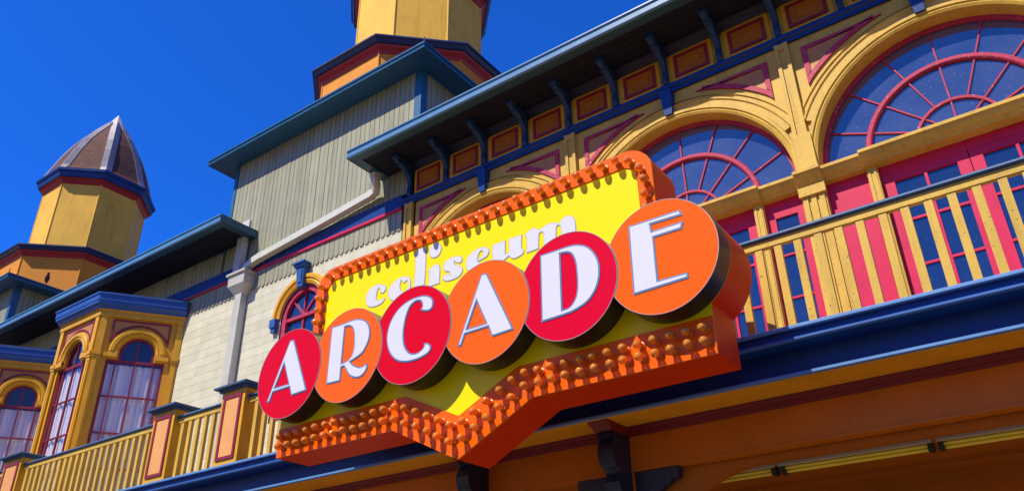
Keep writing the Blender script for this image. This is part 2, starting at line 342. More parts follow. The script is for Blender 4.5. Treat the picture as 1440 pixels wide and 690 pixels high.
# ------------------------------------------------------------------ shared builders
def siding(mb, u0, u1, z0, z1, pitch=.147, scallop=False):
    n = max(1, round((u1-u0)/pitch)); p = (u1-u0)/n
    for i in range(n):
        a, b = u0+i*p+.0065, u0+(i+1)*p-.0065
        o1 = .022 + random.uniform(-.003, .003)
        if scallop:
            mb.prism(arc((a+b)/2, z0+(b-a)*.42, (b-a)/2, PI, 2*PI, 10) + [(b, z1), (a, z1)], 0, o1)
        else:
            mb.box(a, b, 0, o1, z0, z1)
    return mb
def eave(parent, u0, u1, end, smat):
    """boxed eave with soffit, border board and gutter; end = -1 / 1 marks the returned end"""
    a, b = (u0+.2, u1) if end < 0 else (u0, u1-.2)
    s = MB(); nb = 5
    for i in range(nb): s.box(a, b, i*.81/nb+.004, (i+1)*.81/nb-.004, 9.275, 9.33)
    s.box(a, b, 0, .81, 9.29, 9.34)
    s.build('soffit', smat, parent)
    m = MB().box(u0, u1, .81, 1.0, 9.245, 9.34)
    if end < 0: m.box(u0, u0+.2, 0, .808, 9.245, 9.34)
    else: m.box(u1-.2, u1, 0, .808, 9.245, 9.34)
    m.build('eave_border', M['teal'], parent)
    prof = [(.99,9.235),(1.03,9.235),(1.04,9.25),(1.045,9.335),(1.015,9.345),(1.015,9.39),(1.05,9.396),(1.05,9.42),(.99,9.42)]
    MB().uext(prof, u0, u1).build('gutter', M['gutter'], parent)
    ue = u0 if end < 0 else u1
    m = MB().box(ue-.012 if end < 0 else ue+.002, ue-.002 if end < 0 else ue+.012, 0, 1.03, 9.236, 9.42)
    m.build('eave_return', M['teal'], parent)
    MB().uext([(1.0,9.405),(1.0,9.425),(0,9.44),(-7,11.8),(-7,11.7),(0,9.36),(.9,9.36)], u0+.01, u1-.01).build('roof', M['roof'], parent)

# ------------------------------------------------------------------ yellow arcade hall (right)
HX0, HX1 = -9.76, 1.9
ZC = 6.08                                  # springing of the fan windows
CEN = [-7.69, -3.93, -.17]
hall = thing('arcade_hall', 'yellow hall with a row of big fan shaped windows, ochre frieze panels and bracketed eave', 'building', (-4, 3, -E))
loop = [(HX0, 9.2), (HX0, 6.0)]
for c in CEN: loop += [(c-1.72, 6.0)] + arc(c, ZC, 1.72, PI, 0, 40) + [(c+1.72, 6.0)]
loop += [(HX1, 6.0), (HX1, 9.2)]
MB().prism(loop, -.25, 0).build('wall', M['yellow'], hall)
MB().box(HX0, HX1, -6.5, -.30, 2.97, 9.2).build('inner_wall', M['dark_backing'], hall)
# string course under the frieze, crown under the soffit
MB().uext([(0,8.37),(.05,8.37),(.05,8.43),(.09,8.45),(.09,8.51),(.06,8.535),(0,8.535)], HX0, HX1).build('string_course', M['deepblue'], hall)
MB().uext([(0,9.12),(.03,9.12),(.05,9.18),(.12,9.26),(.12,9.273),(0,9.273)], HX0, HX1).build('crown_moulding', M['corbel'], hall)
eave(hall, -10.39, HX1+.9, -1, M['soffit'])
BX = [-2.05 - .94*k for k in range(-4, 9)]
prof = [(0,8.56),(.07,8.54),(.10,8.60),(.08,8.72),(.065,8.82),(.11,8.90),(.14,8.97),(.20,9.03),(.30,9.10),(.37,9.14),(.42,9.13),(.47,9.14),(.52,9.18),(.54,9.21),(.54,9.272),(0,9.272)]
for x in BX:
    b = MB().uext(prof, x-.045, x+.045).uext([(.08,8.58),(.118,8.63),(.095,8.73),(.08,8.73)], x-.03, x+.03).uext([(.27,9.09),(.40,9.11),(.40,9.2),(.27,9.2)], x-.06, x+.06)
    b.box(x-.07, x+.07, .40, .56, 9.20, 9.268).build('eave_bracket', M['bracket'], hall)
for i in range(len(BX)-1):
    r, l = BX[i]-.10, BX[i+1]+.10
    f = MB().box(l, r, 0, .025, 8.545, 9.115).build('frieze_panel', M['gold'], hall)
    L, R, B, Tp = l+.075, r-.075, 8.61, 9.05
    MB().prism([(L,B),(R,B),(R,Tp),(L,Tp)], .025, .05, [[(L+.05,B+.05),(L+.05,Tp-.05),(R-.05,Tp-.05),(R-.05,B+.05)]]).build('panel_frame', M['maroon'], f)
    q = MB().box(L+.05, R-.05, .024, .03, B+.05, Tp-.05)
    q.prism([(L+.13,B+.12),(R-.13,B+.12),(R-.13,Tp-.12),(L+.13,Tp-.12)], .03, .04, [[(L+.145,B+.135),(L+.145,Tp-.135),(R-.145,Tp-.135),(R-.145,B+.135)]])
    q.build('panel_field', M['frieze'], f)
PIL = [-9.57, -5.81, -2.05, 1.71]
for p in PIL:
    m = MB().box(p-.10, p+.10, 0, .05, 6.7, 8.375).box(p-.10, p-.045, .05, .075, 6.7, 8.375).box(p+.045, p+.10, .05, .075, 6.7, 8.375).box(p-.045, p+.045, .05, .068, 8.26, 8.37)
    m.box(p-.145, p+.145, 0, .11, 6.04, 6.66).box(p-.125, p+.125, 0, .085, 6.66, 6.7)
    m.build('upper_pilaster', M['yellow'], hall)
    m = MB().box(p-.16, p+.16, -.25, .06, 2.98, 5.86)
    for k in range(3): m.box(p-.15+k*.11, p-.08+k*.11, .06, .085, 2.98, 5.70)
    m.box(p-.18, p+.18, .05, .12, 5.70, 5.86)
    m.build('pilaster', M['yellow'], hall)
# cornice at the springing: breaks forward over pilasters and over each door group
cp = lambda d: [(-.25,5.86),(.06+d,5.86),(.075+d,5.90),(.10+d,5.91),(.14+d,5.97),(.145+d,6.0),(.17+d,6.005),(.17+d,6.05),(-.14,6.05)]
segs = []
for p in PIL: segs.append((p-.18, p+.18, .075))
for c in CEN:
    segs += [(c-1.70, c-1.19, 0), (c-1.19, c+1.19, .07), (c+1.19, c+1.70, 0)]
for a, b, d in segs: MB().uext(cp(d), a, b).build('cornice', M['yellow'], hall)
def wedge(c, sgn):
    """triangular spandrel panel with one curved side"""
    x0, x1, zt = c + sgn*1.62, c + sgn*.46, 8.2
    a0 = math.atan2(7.50-ZC, sgn*1.62); a1 = math.atan2(zt-ZC, sgn*.46)
    return [(x0, 7.50), (x0, zt), (x1, zt)] + arc(c, ZC, 2.165, a1, a0, 14)[1:-1]
for c in CEN:
    m = MB().rev(c, ZC, [(1.722,-.2),(1.722,.055),(1.76,.075),(1.79,.06),(1.80,.085),(1.845,.085),(1.86,.06),(1.86,-.02)], 0, PI, 64)
    a = math.acos(1.80/1.99)
    m.rev(c, ZC, [(1.86,0),(1.86,.045),(1.95,.045),(1.965,.065),(1.99,.065),(1.99,0)], a, PI-a, 56)
    a = math.acos(1.84/2.09)
    m.rev(c, ZC, [(2.07,0),(2.07,.02),(2.10,.02),(2.10,0)], a, PI-a, 56)
    m.build('arch_moulding', M['yellow'], hall, smooth=32)
    MB().loft([[(c-.10,-.16,8.368),(c+.10,-.16,8.368),(c+.10,0,8.368),(c-.10,0,8.368)],[(c-.065,-.12,7.9),(c+.065,-.12,7.9),(c+.065,0,7.9),(c-.065,0,7.9)]]).build('keystone', M['deepblue'], hall)
    for sg in (-1, 1):
        w = wedge(c, sg); wi = inset(w, .075)
        f = MB().prism(w, 0, .03, [wi]).build('spandrel_panel', M['fanpink'], hall)
        MB().prism(inset(w, .07), 0, .012).build('panel_field', M['tan'], f)
    # fan window: frame, rings, spokes
    f = MB().ring(c, ZC, 1.66, 1.725, -0.230, -0.170, seg=64)
    f.rev(c, ZC, [(1.07,-0.230),(1.07,-0.175),(1.09,-0.160),(1.13,-0.160),(1.15,-0.175),(1.15,-0.230)], 0, PI, 56)
    f.ring(c, ZC, .49, .525, -0.230, -0.180, seg=32).ring(c, ZC, .001, .14, -0.230, -0.160, seg=20)
    for k in range(1, 8):
        a = PI*k/8; r0 = .51 if k % 2 else .13
        f.bar((c+r0*math.cos(a), ZC+r0*math.sin(a)), (c+1.68*math.cos(a), ZC+1.68*math.sin(a)), .020, -0.230, -0.190)
    f.box(c-1.7, c+1.7, -0.230, -0.180, ZC-.01, ZC+.03)
    f = f.build('fan_window', M['fanpink'], hall, smooth=30)
    MB().prism(arc(c, ZC, 1.69, 0, PI, 48), -0.240, -0.215).build('pane', M['fanglass'], f)
    # doors under the fan window
    for u0 in (c-1.03, c+.005):
        u1 = u0 + 1.025
        hole = [(u0+.14, 3.3), (u0+.14, 5.60), (u1-.14, 5.60), (u1-.14, 3.3)]
        d = MB().prism([(u0,2.98),(u1,2.98),(u1,5.72),(u0,5.72)], -.12, -.06, [hole])
        um = (u0+u1)/2
        d.box(um-.018, um+.018, -.11, -.065, 3.3, 5.60)
        for z in (5.02, 4.39, 3.8): d.box(u0+.13, u1-.13, -.11, -.068, z-.016, z+.016)
        d = d.build('door', M['pink'], hall)
        MB().box(u0+.13, u1-.13, -.105, -.09, 3.29, 5.61).build('pane', M['doorglass'], d)
    MB().box(c-1.04, c+1.04, -.2, -.05, 5.72, 5.862).build('door_head', M['pink'], hall)
    for s in (-1, 1):
        x = c + s*1.105
        MB().box(x-.065, x+.065, -.2, .05, 2.98, 5.862).box(x-.05, x-.02, .05, .062, 2.98, 5.8).box(x+.02, x+.05, .05, .062, 2.98, 5.8).build('door_post', M['yellow'], hall)
        a, b = sorted((c+s*1.17, c+s*1.72))
        if s < 0 and c > -1:
            MB().box(a, b, -.2, -.06, 2.98, 5.862).box(a+.02, b-.02, -.06, -.045, 2.98, 5.35).build('side_panel', M['pink'], hall)
        else:
            f = MB().prism([(a,2.98),(b,2.98),(b,5.862),(a,5.862)], -.12, -.06, [[(a+.12,3.3),(a+.12,5.60),(b-.12,5.60),(b-.12,3.3)]])
            for z in (5.02, 4.39, 3.8): f.box(a+.11, b-.11, -.11, -.068, z-.014, z+.014)
            f = f.build('side_window', M['pink'], hall)
            MB().box(a+.11, b-.11, -.105, -.09, 3.29, 5.61).build('pane', M['doorglass'], f)

# ------------------------------------------------------------------ grey towers
def rect_loft(mb, x0, x1, y0, y1, prof):
    mb.loft([[(x0-o,y0-o,z),(x1+o,y0-o,z),(x1+o,y1+o,z),(x0-o,y1+o,z)] for o, z in prof], cap=True)
def tower(x0, x1, label, low):
    t = thing('siding_tower', label, 'tower', ((x0+x1)/2, 3.1, 8))
    y1 = 6.22
    MB().box(x0+.002, x1-.002, -y1, 0, low, 11.95).build('wall', M['groove'], t)
    m = siding(MB(), x0+.1, x1-.16, low if low > 8 else 8.66, 11.84)
    T = lambda u, o, z: (x1+o, u, z)
    ms = siding(MB(T), .16, y1, 9.0, 11.84); m.v, m.f, m.m = m.v + ms.v, m.f + [[i+len(m.v) for i in f] for f in ms.f], m.m + ms.m
    m.build('siding', M['siding'], t)
    MB().box(x1-.155, x1+.036, .0, .036, 9.2, 11.82).box(x1+.002, x1+.036, -.16, -.001, 9.2, 11.82).build('corner_board', M['towerblue'], t)
    MB().box(x0-.036, x0+.09, .0, .036, 9.2, 11.82).build('corner_board', M['towerblue'], t)
    m = MB(); rect_loft(m, x0, x1, 0, y1, [(-.01,11.83),(.50,11.735),(.505,11.78),(-.01,11.90)]); m.build('soffit', M['towerblue'], t)
    m = MB(); rect_loft(m, x0, x1, 0, y1, [(.49,11.715),(.54,11.705),(.55,11.75),(.515,11.76),(.515,11.80),(.555,11.81),(.56,11.85),(.50,11.86),(.48,11.82)]); m.build('gutter', M['towerblue'], t)
    m = MB(); rect_loft(m, x0, x1, 0, y1, [(.49,11.84),(.49,11.87),(-.6,12.25),(-.62,12.1)]); m.build('roof', M['roof'], t)
    MB().tube([(x1+.54,-.54,11.85),(x1+.54,-.54,11.97)], .025).build('finial', M['navy'], t)
    return t
tw = tower(-15.65, -9.43, 'square grey boarded tower with blue eave rising behind the marquee sign', 7.84)
lt = tower(-33.27, -27.05, 'grey boarded tower with blue corner board, partly hidden behind the far left eave', 8.66)
# lower front of the middle tower: painted block wall, scalloped skirt of boards, blue band, arched window
cx, cz = -12.54, 6.854
hole = [(cx-.63, 4.6), (cx-.63, cz)] + arc(cx, cz, .63, PI, 0, 24)[1:-1] + [(cx+.63, cz), (cx+.63, 4.6)]
MB().prism([(-15.65,-E),(-9.77,-E),(-9.77,7.95),(-15.65,7.95)], 0, .012, [hole]).build('block_wall', M['block'], tw)
siding(MB(lambda u,o,z: front(u, o+.012, z)), -15.65, -9.77, 7.86, 8.36, scallop=True).build('scalloped_boards', M['siding'], tw)
MB().box(-15.65, -9.77, 0, .055, 8.36, 8.65).build('frieze_band', M['deepblue'], tw)
MB().box(-15.65, -9.77, 0, .075, 8.30, 8.358).build('band_trim', M['pink'], tw)
m = MB().rev(cx, cz, [(.64,.012),(.64,.05),(.70,.075),(.74,.05),(.76,.09),(.83,.09),(.865,.05),(.865,.012)], 0, PI, 48)
m.build('arch_moulding', M['gold'], tw, smooth=30)
for s in (-1, 1):
    MB().box(cx+s*.76-.09, cx+s*.76+.09, .012, .13, 6.66, 6.85).box(cx+s*.76-.065, cx+s*.76+.065, .012, .10, 6.56, 6.66).build('impost_block', M['blue'], tw)
k = MB()
k.loft([[(cx-.12,-.17,7.84),(cx+.12,-.17,7.84),(cx+.12,-.01,7.84),(cx-.12,-.01,7.84)],[(cx-.085,-.13,7.40),(cx+.085,-.13,7.40),(cx+.085,-.01,7.40),(cx-.085,-.01,7.40)]])
k.box(cx-.19, cx+.19, .012, .25, 7.90, 7.94).box(cx-.155, cx+.155, .012, .21, 7.84, 7.90)
k.loft([[(cx-.075,-.185,7.78),(cx+.075,-.185,7.78),(cx+.075,-.16,7.78),(cx-.075,-.16,7.78)],[(cx-.05,-.155,7.48),(cx+.05,-.155,7.48),(cx+.05,-.13,7.48),(cx-.05,-.13,7.48)]])
k.build('keystone', M['blue'], tw)
f = MB().prism([(cx-.63,4.6),(cx-.63,cz)] + arc(cx,cz,.63,PI,0,24)[1:-1] + [(cx+.63,cz),(cx+.63,4.6)], -.16, -.02,
               [[(cx-.50,4.7),(cx-.50,cz)] + arc(cx,cz,.50,PI,0,24)[1:-1] + [(cx+.50,cz),(cx+.50,4.7)]])
f.box(cx-.5, cx+.5, -.13, -.03, cz-.10, cz-.03).box(cx-.02, cx+.02, -.12, -.06, 4.7, cz-.1)
for a in (45, 90, 135): f.bar((cx, cz-.05), (cx+.5*math.cos(rad(a)), cz+.5*math.sin(rad(a))), .03, -.12, -.06)
f = f.build('arched_window', M['fanpink'], tw, smooth=30)
MB().prism([(cx-.51,4.69),(cx-.51,cz)] + arc(cx,cz,.51,PI,0,24)[1:-1] + [(cx+.51,cz),(cx+.51,4.69)], -.10, -.095).build('pane', M['doorglass'], f)
MB().box(-15.06, -14.74, .02, .07, 9.60, 9.84).box(-15.02, -14.78, .07, .075, 9.64, 9.80).build('vent', M['white'], tw)

# ------------------------------------------------------------------ low wing between the towers
wing = thing('low_wing', 'low wing with grey boards, blue band and pale block wall under a deep teal eave', 'building', (-21.3, 2, -E))
WX0, WX1 = -27.05, -15.65
MB().box(WX0+.002, WX1-.002, -5, 0, -E, 9.3).build('wall', M['groove'], wing)
MB().box(WX0, WX1-.002, 0, .012, -E, 7.95).build('block_wall', M['block'], wing)
siding(MB(), WX0, WX1, 8.66, 9.27).build('siding', M['siding'], wing)
siding(MB(lambda u,o,z: front(u, o+.012, z)), WX0, WX1, 7.86, 8.36, scallop=True).build('scalloped_boards', M['siding'], wing)
MB().box(WX0, WX1-.002, 0, .055, 8.36, 8.65).build('frieze_band', M['deepblue'], wing)
MB().box(WX0, WX1-.002, 0, .075, 8.30, 8.358).build('band_trim', M['crimson'], wing)
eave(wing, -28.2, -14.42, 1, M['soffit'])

# ------------------------------------------------------------------ octagonal turrets
def oct_loop(x, y, a, z):
    r = a/math.cos(PI/8)
    return [(x+r*math.cos(PI/8+PI/4*k), y+r*math.sin(PI/8+PI/4*k), z) for k in range(8)]
def oct_build(x, y, prof, name, mat, parent):
    m = MB(); m.loft([oct_loop(x, y, a, z) for a, z in prof]); return m.build(name, mat, parent)
def turret(x, y, label):
    t = thing('octagonal_turret', label, 'turret', (x, y, 11.9), 'octagonal turrets on the towers')
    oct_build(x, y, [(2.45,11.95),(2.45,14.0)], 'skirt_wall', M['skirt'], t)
    m = MB()
    for k in range(8):                       # seam battens of the skirt and the drum
        a = PI/8 + PI/4*k
        for rr, z0, z1, w in ((2.45, 12.0, 13.9, .05),):
            r = rr/math.cos(PI/8); m.tube([(x+r*math.cos(a), y+r*math.sin(a), z0), (x+r*math.cos(a), y+r*math.sin(a), z1)], w, square=False, seg=8)
    m.build('skirt_seam', M['skirt'], t)
    oct_build(x, y, [(2.46,13.78),(2.50,13.86),(2.58,13.93),(2.60,13.99),(2.44,13.99)], 'skirt_cove', M['crimson'], t)
    oct_build(x, y, [(2.44,13.985),(2.63,13.985),(2.65,14.0),(2.70,14.10),(2.74,14.11),(2.74,14.16),(2.66,14.18),(1.70,14.5)], 'skirt_eave', M['navy'], t)
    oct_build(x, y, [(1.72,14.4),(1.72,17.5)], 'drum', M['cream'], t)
    m = MB()
    for k in range(8):
        a = PI/8 + PI/4*k; r = 1.72/math.cos(PI/8)
        m.tube([(x+r*math.cos(a), y+r*math.sin(a), 14.4), (x+r*math.cos(a), y+r*math.sin(a), 17.4)], .05, seg=8)
    m.build('drum_seam', M['cream'], t)
    oct_build(x, y, [(1.71,17.34),(1.76,17.40),(1.82,17.50),(1.90,17.55),(1.90,17.60),(1.71,17.60)], 'cap_cove', M['crimson'], t)
    oct_build(x, y, [(1.7,17.56),(1.94,17.56),(1.96,17.60),(1.99,17.74),(2.05,17.80),(2.06,17.90),(1.9,17.93)], 'cap_eave', M['deepblue'], t)
    P = [(2.0,17.91),(1.87,18.12),(1.74,18.5),(1.52,19.17),(1.24,19.85),(.92,20.45),(.58,20.98),(.27,21.42),(.16,21.55)]
    r = oct_build(x, y, P, 'roof', M['shingle'], t)
    for k in range(8):
        a = PI/8 + PI/4*k; secs = []
        for aa, z in P:
            R = aa/math.cos(PI/8); w = min(.23, aa*.36)
            c = Vector((x+R*math.cos(a), y+R*math.sin(a), z))
            d1 = Vector((math.cos(a+PI/8+PI/2), math.sin(a+PI/8+PI/2), 0)); d2 = Vector((math.cos(a-PI/8-PI/2), math.sin(a-PI/8-PI/2), 0))
            out = Vector((math.cos(a), math.sin(a), .25)).normalized()
            secs.append([tuple(c + d1*w + out*.012), tuple(c + d1*w*.95 + out*.03), tuple(c + out*.045), tuple(c + d2*w*.95 + out*.03), tuple(c + d2*w + out*.012), tuple(c - out*.05)])
        MB().loft(secs).build('hip_strip', M['hipbands'], r)
    oct_build(x, y, [(.40,21.2),(.37,21.28),(.02,21.98)], 'spire_tip', M['cap'], t)
    return t
def hip_mat():
    m = M['hip'].copy(); nt = m.node_tree; L = nt.links; b = nt.nodes['Principled BSDF']
    geo = N(nt, 'ShaderNodeNewGeometry'); sx = N(nt, 'ShaderNodeSeparateXYZ'); L.new(geo.outputs['Position'], sx.inputs[0])
    a = N(nt, 'ShaderNodeMath', operation='MULTIPLY'); L.new(sx.outputs['Z'], a.inputs[0]); a.inputs[1].default_value = 7.5
    fr = N(nt, 'ShaderNodeMath', operation='FRACT'); L.new(a.outputs[0], fr.inputs[0])
    bp = N(nt, 'ShaderNodeBump', Strength=1.0, Distance=.05); L.new(fr.outputs[0], bp.inputs['Height']); L.new(bp.outputs[0], b.inputs['Normal'])
    return m
M['hipbands'] = hip_mat()
def per_board(m, lo, hi):
    nt = m.node_tree; L = nt.links; b = nt.nodes['Principled BSDF']; src = b.inputs['Base Color'].links[0].from_socket
    geo = N(nt, 'ShaderNodeNewGeometry'); r = N(nt, 'ShaderNodeMapRange'); r.inputs[3].default_value = lo; r.inputs[4].default_value = hi
    L.new(geo.outputs['Random Per Island'], r.inputs[0])
    v = N(nt, 'ShaderNodeVectorMath', operation='SCALE'); L.new(src, v.inputs[0]); L.new(r.outputs[0], v.inputs['Scale']); L.new(v.outputs[0], b.inputs['Base Color'])
per_board(M['siding'], .88, 1.08)
turret(-12.54, 3.11, 'cream octagonal turret above the middle tower, its top out of the photo')
turret(-30.165, 3.11, 'cream octagonal turret with pointed red-brown shingle roof at far left')
# bird on the far tower's eave
bx, by, bz = -26.52, .62, 11.86
bd = MB()
S = [(-.16,.02,.012),(-.10,.05,.03),(-.02,.10,.065),(.06,.17,.075),(.11,.23,.06),(.13,.28,.04),(.15,.31,.045),(.18,.325,.035),(.205,.32,.012)]
bd.loft([[(bx + .5*p + r*math.cos(2*PI*k/10)*.8, by - p*.2 + r*math.sin(2*PI*k/10), bz + .05 + h + r*math.cos(2*PI*k/10)*.5) for k in range(10)] for p, h, r in S])
for s in (-1, 1): bd.tube([(bx+.02, by+s*.03, bz), (bx+.02, by+s*.03, bz+.14)], .012)
b = bd.build('bird', M['feather'], smooth=60); tag(b, 'small brown bird perched on the blue eave below the far left turret', 'bird')

# ------------------------------------------------------------------ bay windows
TH = math.atan2(1.5, 1.01); FL = math.hypot(1.01, 1.5)
def facet_T(x0, y0, th):
    c, s = math.cos(th), math.sin(th)
    return lambda u, o, z: (x0 + u*c + o*s, y0 + u*s - o*c, z)
def path_loft(mb, pts, prof):
    """profile (o, z) carried round an open plan polyline with mitred corners"""
    P = [Vector(p) for p in pts]; nrm = []
    for i in range(len(P)-1):
        d = (P[i+1]-P[i]).normalized(); nrm.append(Vector((d.y, -d.x)))
    cols = []
    for i in range(len(P)):
        if i == 0: m = nrm[0]
        elif i == len(P)-1: m = nrm[-1]
        else:
            m = nrm[i-1] + nrm[i]; m = m * (2/m.length_squared)
        cols.append([(P[i].x + m.x*o, P[i].y + m.y*o, z) for o, z in prof])
    mb.loft(cols)
def bay(label):
    t = thing('bay_window', label, 'bay window', (-18.65, -.8, 2.97), 'bay windows over the balcony')
    PL = [(-20.51, 0), (-19.5, -1.5), (-17.8, -1.5), (-16.79, 0)]
    facets = [(facet_T(-20.51, 0, -TH), FL, 0), (facet_T(-19.5, -1.5, 0), 1.7, 0), (facet_T(-17.8, -1.5, TH), FL, 1)]
    for T, L, vis in facets:
        c = L/2; zs = 6.845; r = .375
        op = lambda e: [(c-.62-e, 3.6-e), (c-.62-e, 6.66+e), (c-r-e, 6.66+e), (c-r-e, zs)] + arc(c, zs, r+e, PI, 0, 20)[1:-1] + [(c+r+e, zs), (c+r+e, 6.66+e), (c+.62+e, 6.66+e), (c+.62+e, 3.6-e)]
        MB(T).prism([(.004,2.98),(L-.004,2.98),(L-.004,7.9),(.004,7.9)], -.12, 0, [op(0)]).build('wall', M['gold'], t)
        rect = [(c-.56,3.66),(c-.56,6.60),(c+.56,6.60),(c+.56,3.66)]
        ar = [(c-r+.055,6.66),(c-r+.055,zs)] + arc(c, zs, r-.055, PI, 0, 20)[1:-1] + [(c+r-.055,zs),(c+r-.055,6.66)]
        f = MB(T).prism(op(-.002), -.10, -.04, [rect, ar])
        for u in (c-.41, c, c+.41): f.box(u-.016, u+.016, -.09, -.045, 3.66, 6.60)
        for z in (5.81, 4.98, 4.2): f.box(c-.56, c+.56, -.088, -.048, z-.017, z+.017)
        f.box(c-.016, c+.016, -.09, -.05, 6.66, zs+r-.05)
        f = f.build('sash_window', M['maroon'], t)
        MB(T).box(c-.57, c+.57, -.072, -.068, 3.65, 6.61).prism([(p[0], p[1]) for p in inset(ar, -.012)], -.072, -.068).build('pane', M['clear'], f)
        cu = MB(); n = 60
        top = [T(c-.60+1.2*i/n, -.13 + .018*math.sin(i*.95) + .012*math.sin(i*.41+1), 6.57) for i in range(n+1)]
        bot = [T(c-.60+1.2*i/n, -.13 + .022*math.sin(i*.95+.3) + .016*math.sin(i*.41+1.4), 3.2) for i in range(n+1)]
        cu.loft([top, bot], close=False, cap=False); cu.build('curtain', M['curtain'], f, smooth=80)
        MB(T).box(c-.66, c+.66, -.33, -.30, 3.2, 7.5).build('dark_backing', M['dark_backing'], f)  # dark sheet added to stand for the unlit interior behind the panes
        m = MB(T).rev(c, zs, [(r+.03,0),(r+.03,.035),(r+.07,.06),(r+.10,.045),(r+.12,.075),(r+.19,.075),(r+.22,.04),(r+.22,0)], 0, PI, 40)
        for s in (-1, 1):
            a, b = sorted((c+s*(r+.03), c+s*(r+.22))); m.box(a, b, 0, .06, 6.76, zs)
            a, b = sorted((c+s*(r+.03), c+s*.69)); m.box(a, b, 0, .066, 6.70, 6.79)
            a, b = sorted((c+s*(r+.05), c+s*.67)); m.box(a, b, 0, .045, 6.67, 6.70)
        m.build('arch_moulding', M['gold'], t, smooth=30)
        R0 = r + .265; a0 = math.acos(.60/R0)
        sp = [(c-.63,7.06),(c-.63,7.62),(c+.63,7.62),(c+.63,7.06)] + arc(c, zs, R0, a0, PI-a0, 20)
        f = MB(T).prism(sp, 0, .028, [inset(sp, .04)]).build('spandrel_panel', M['maroon'], t)
        MB(T).prism(inset(sp, .035), 0, .01).build('panel_field', M['tan'], f)
        for u in (.075, L-.075):
            m = MB(T).box(u-.07, u+.07, 0, .05, 2.98, 7.66)
            m.box(u-.03, u+.03, .05, .062, 3.1, 6.6).box(u-.085, u+.085, 0, .085, 6.72, 6.80).box(u-.08, u+.08, 0, .068, 6.66, 6.72)
            m.build('corner_pilaster', M['gold'], t)
        MB(T).box(c-.66, c+.66, 0, .05, 3.3, 3.45).build('sill', M['gold'], t)
    m = MB(); path_loft(m, PL, [(0,7.66),(.062,7.66),(.07,7.70),(.06,7.80),(.10,7.84),(0,7.84)]); m.build('architrave', M['gold'], t)
    m = MB(); path_loft(m, PL, [(0,7.83),(.12,7.83),(.14,7.88),(.19,7.92),(.20,7.93),(.20,7.98),(.215,8.0),(.215,8.13),(.24,8.14),(.24,8.18),(0,8.24)]); m.build('cornice', M['baycornice'], t)
    m = MB(); path_loft(m, PL, [(-.3,8.26),(.2,8.182),(.2,8.20),(-.3,8.36)]); m.build('roof', M['deepblue'], t)
    m = MB(); m.loft([[(p[0], p[1]*.97, z) for p in PL] for z in (8.17, 8.30)]); m.build('roof_deck', M['roof'], t)
    return t
b1 = bay('yellow bay window with maroon sashes and white curtains, beside the white downspout')
dup(b1, (-5.36, 0, 0), 'yellow bay window cut by the photo edge, behind the first bay at far left')
# ------------------------------------------------------------------ balcony and porch below it
BA, BB = -31.0, 3.2
bal = thing('balcony', 'long balcony with navy moulded edge, orange soffit boards and ochre beam over the porch', 'balcony', (-8, -2, -E))
MB().box(BA, BB, 0, 2.29, 2.80, 2.965).build('deck', M['deckwood'], bal)
MB().uext([(2.29,2.962),(2.54,2.962),(2.545,2.80),(2.29,2.80)], BA, BB).build('edge_moulding', M['deepblue'], bal)  # recess shadow put into a darker blue than the lip
MB().uext([(2.541,2.925),(2.595,2.92),(2.605,2.926),(2.605,2.95),(2.59,2.962),(2.542,2.968)], BA, BB).build('deck_lip', M['stripblue'], bal)
MB().uext([(2.547,2.803),(2.575,2.803),(2.590,2.815),(2.590,2.833),(2.57,2.845),(2.547,2.848)], BA, BB).build('edge_bead', M['blue'], bal)
MB().box(BA, BB, 2.22, 2.30, 2.562, 2.799).build('fascia', M['deepblue'], bal)
MB().uext([(2.392,2.512),(2.435,2.512),(2.442,2.518),(2.442,2.54),(2.43,2.547),(2.392,2.56)], BA, BB).build('fascia_strip', M['stripblue'], bal)
m = MB()
for i in range(6): m.box(BA, BB, 1.905+i*.081+.003, 1.905+(i+1)*.081-.003, 2.514, 2.54)
m.box(BA, BB, 1.905, 2.39, 2.525, 2.561); m.build('soffit', M['soffity'], bal)
MB().uext([(1.80,2.42),(1.815,2.42),(1.825,2.45),(1.85,2.46),(1.855,2.48),(1.89,2.50),(1.90,2.53),(1.905,2.56),(1.80,2.56)], BA, BB).build('crown_moulding', M['darkred'], bal)
MB().box(BA, BB, 1.64, 1.80, 2.03, 2.50).box(BA, BB, 1.80, 1.812, 2.03, 2.048).build('beam', M['beam'], bal)
MB().box(BA, BB, -.9, 1.57, 2.075, 2.12).build('porch_ceiling', M['porch'], bal)
m = MB()
for o in (-.2, .55): m.box(BA, BB, o, o+.10, 2.02, 2.074)
m.box(BA, BB, -.9, -.78, 1.95, 2.074); m.build('ceiling_batten', M['porch'], bal)
MB().box(BA, BB, -1.0, -.9, -E, 2.12).build('porch_wall', M['porch'], bal)
POSTS = [-12.64, -10.62, -6.36, -4.34, 1.95]
spans = [(-10.42, -6.56), (-4.12, 1.73)]
for a, b in spans:
    w = 1.3
    lp = [(a, 2.07), (a, 1.0)] + [(a + .12 + w*(1-math.cos(t)), 1.0 + .955*math.sin(t)) for t in [PI/2*i/16 for i in range(17)]]
    lp += [(b - .12 - w*(1-math.cos(t)), 1.0 + .955*math.sin(t)) for t in [PI/2*(16-i)/16 for i in range(17)]] + [(b, 1.0), (b, 2.07)]
    MB().prism(lp, 1.50, 1.62).build('arched_valance', M['porch'], bal)
scroll = [(1.80,2.42),(2.16,2.42),(2.20,2.40),(2.20,2.36),(2.16,2.34),(2.19,2.30),(2.22,2.22),(2.21,2.13),(2.17,2.06),(2.10,2.02),(2.06,1.98),(2.08,1.93),(2.11,1.88),(2.09,1.80),(2.03,1.73),(1.98,1.70),(1.96,1.64),(1.98,1.58),(1.95,1.48),(1.89,1.40),(1.86,1.25),(1.80,1.2)]
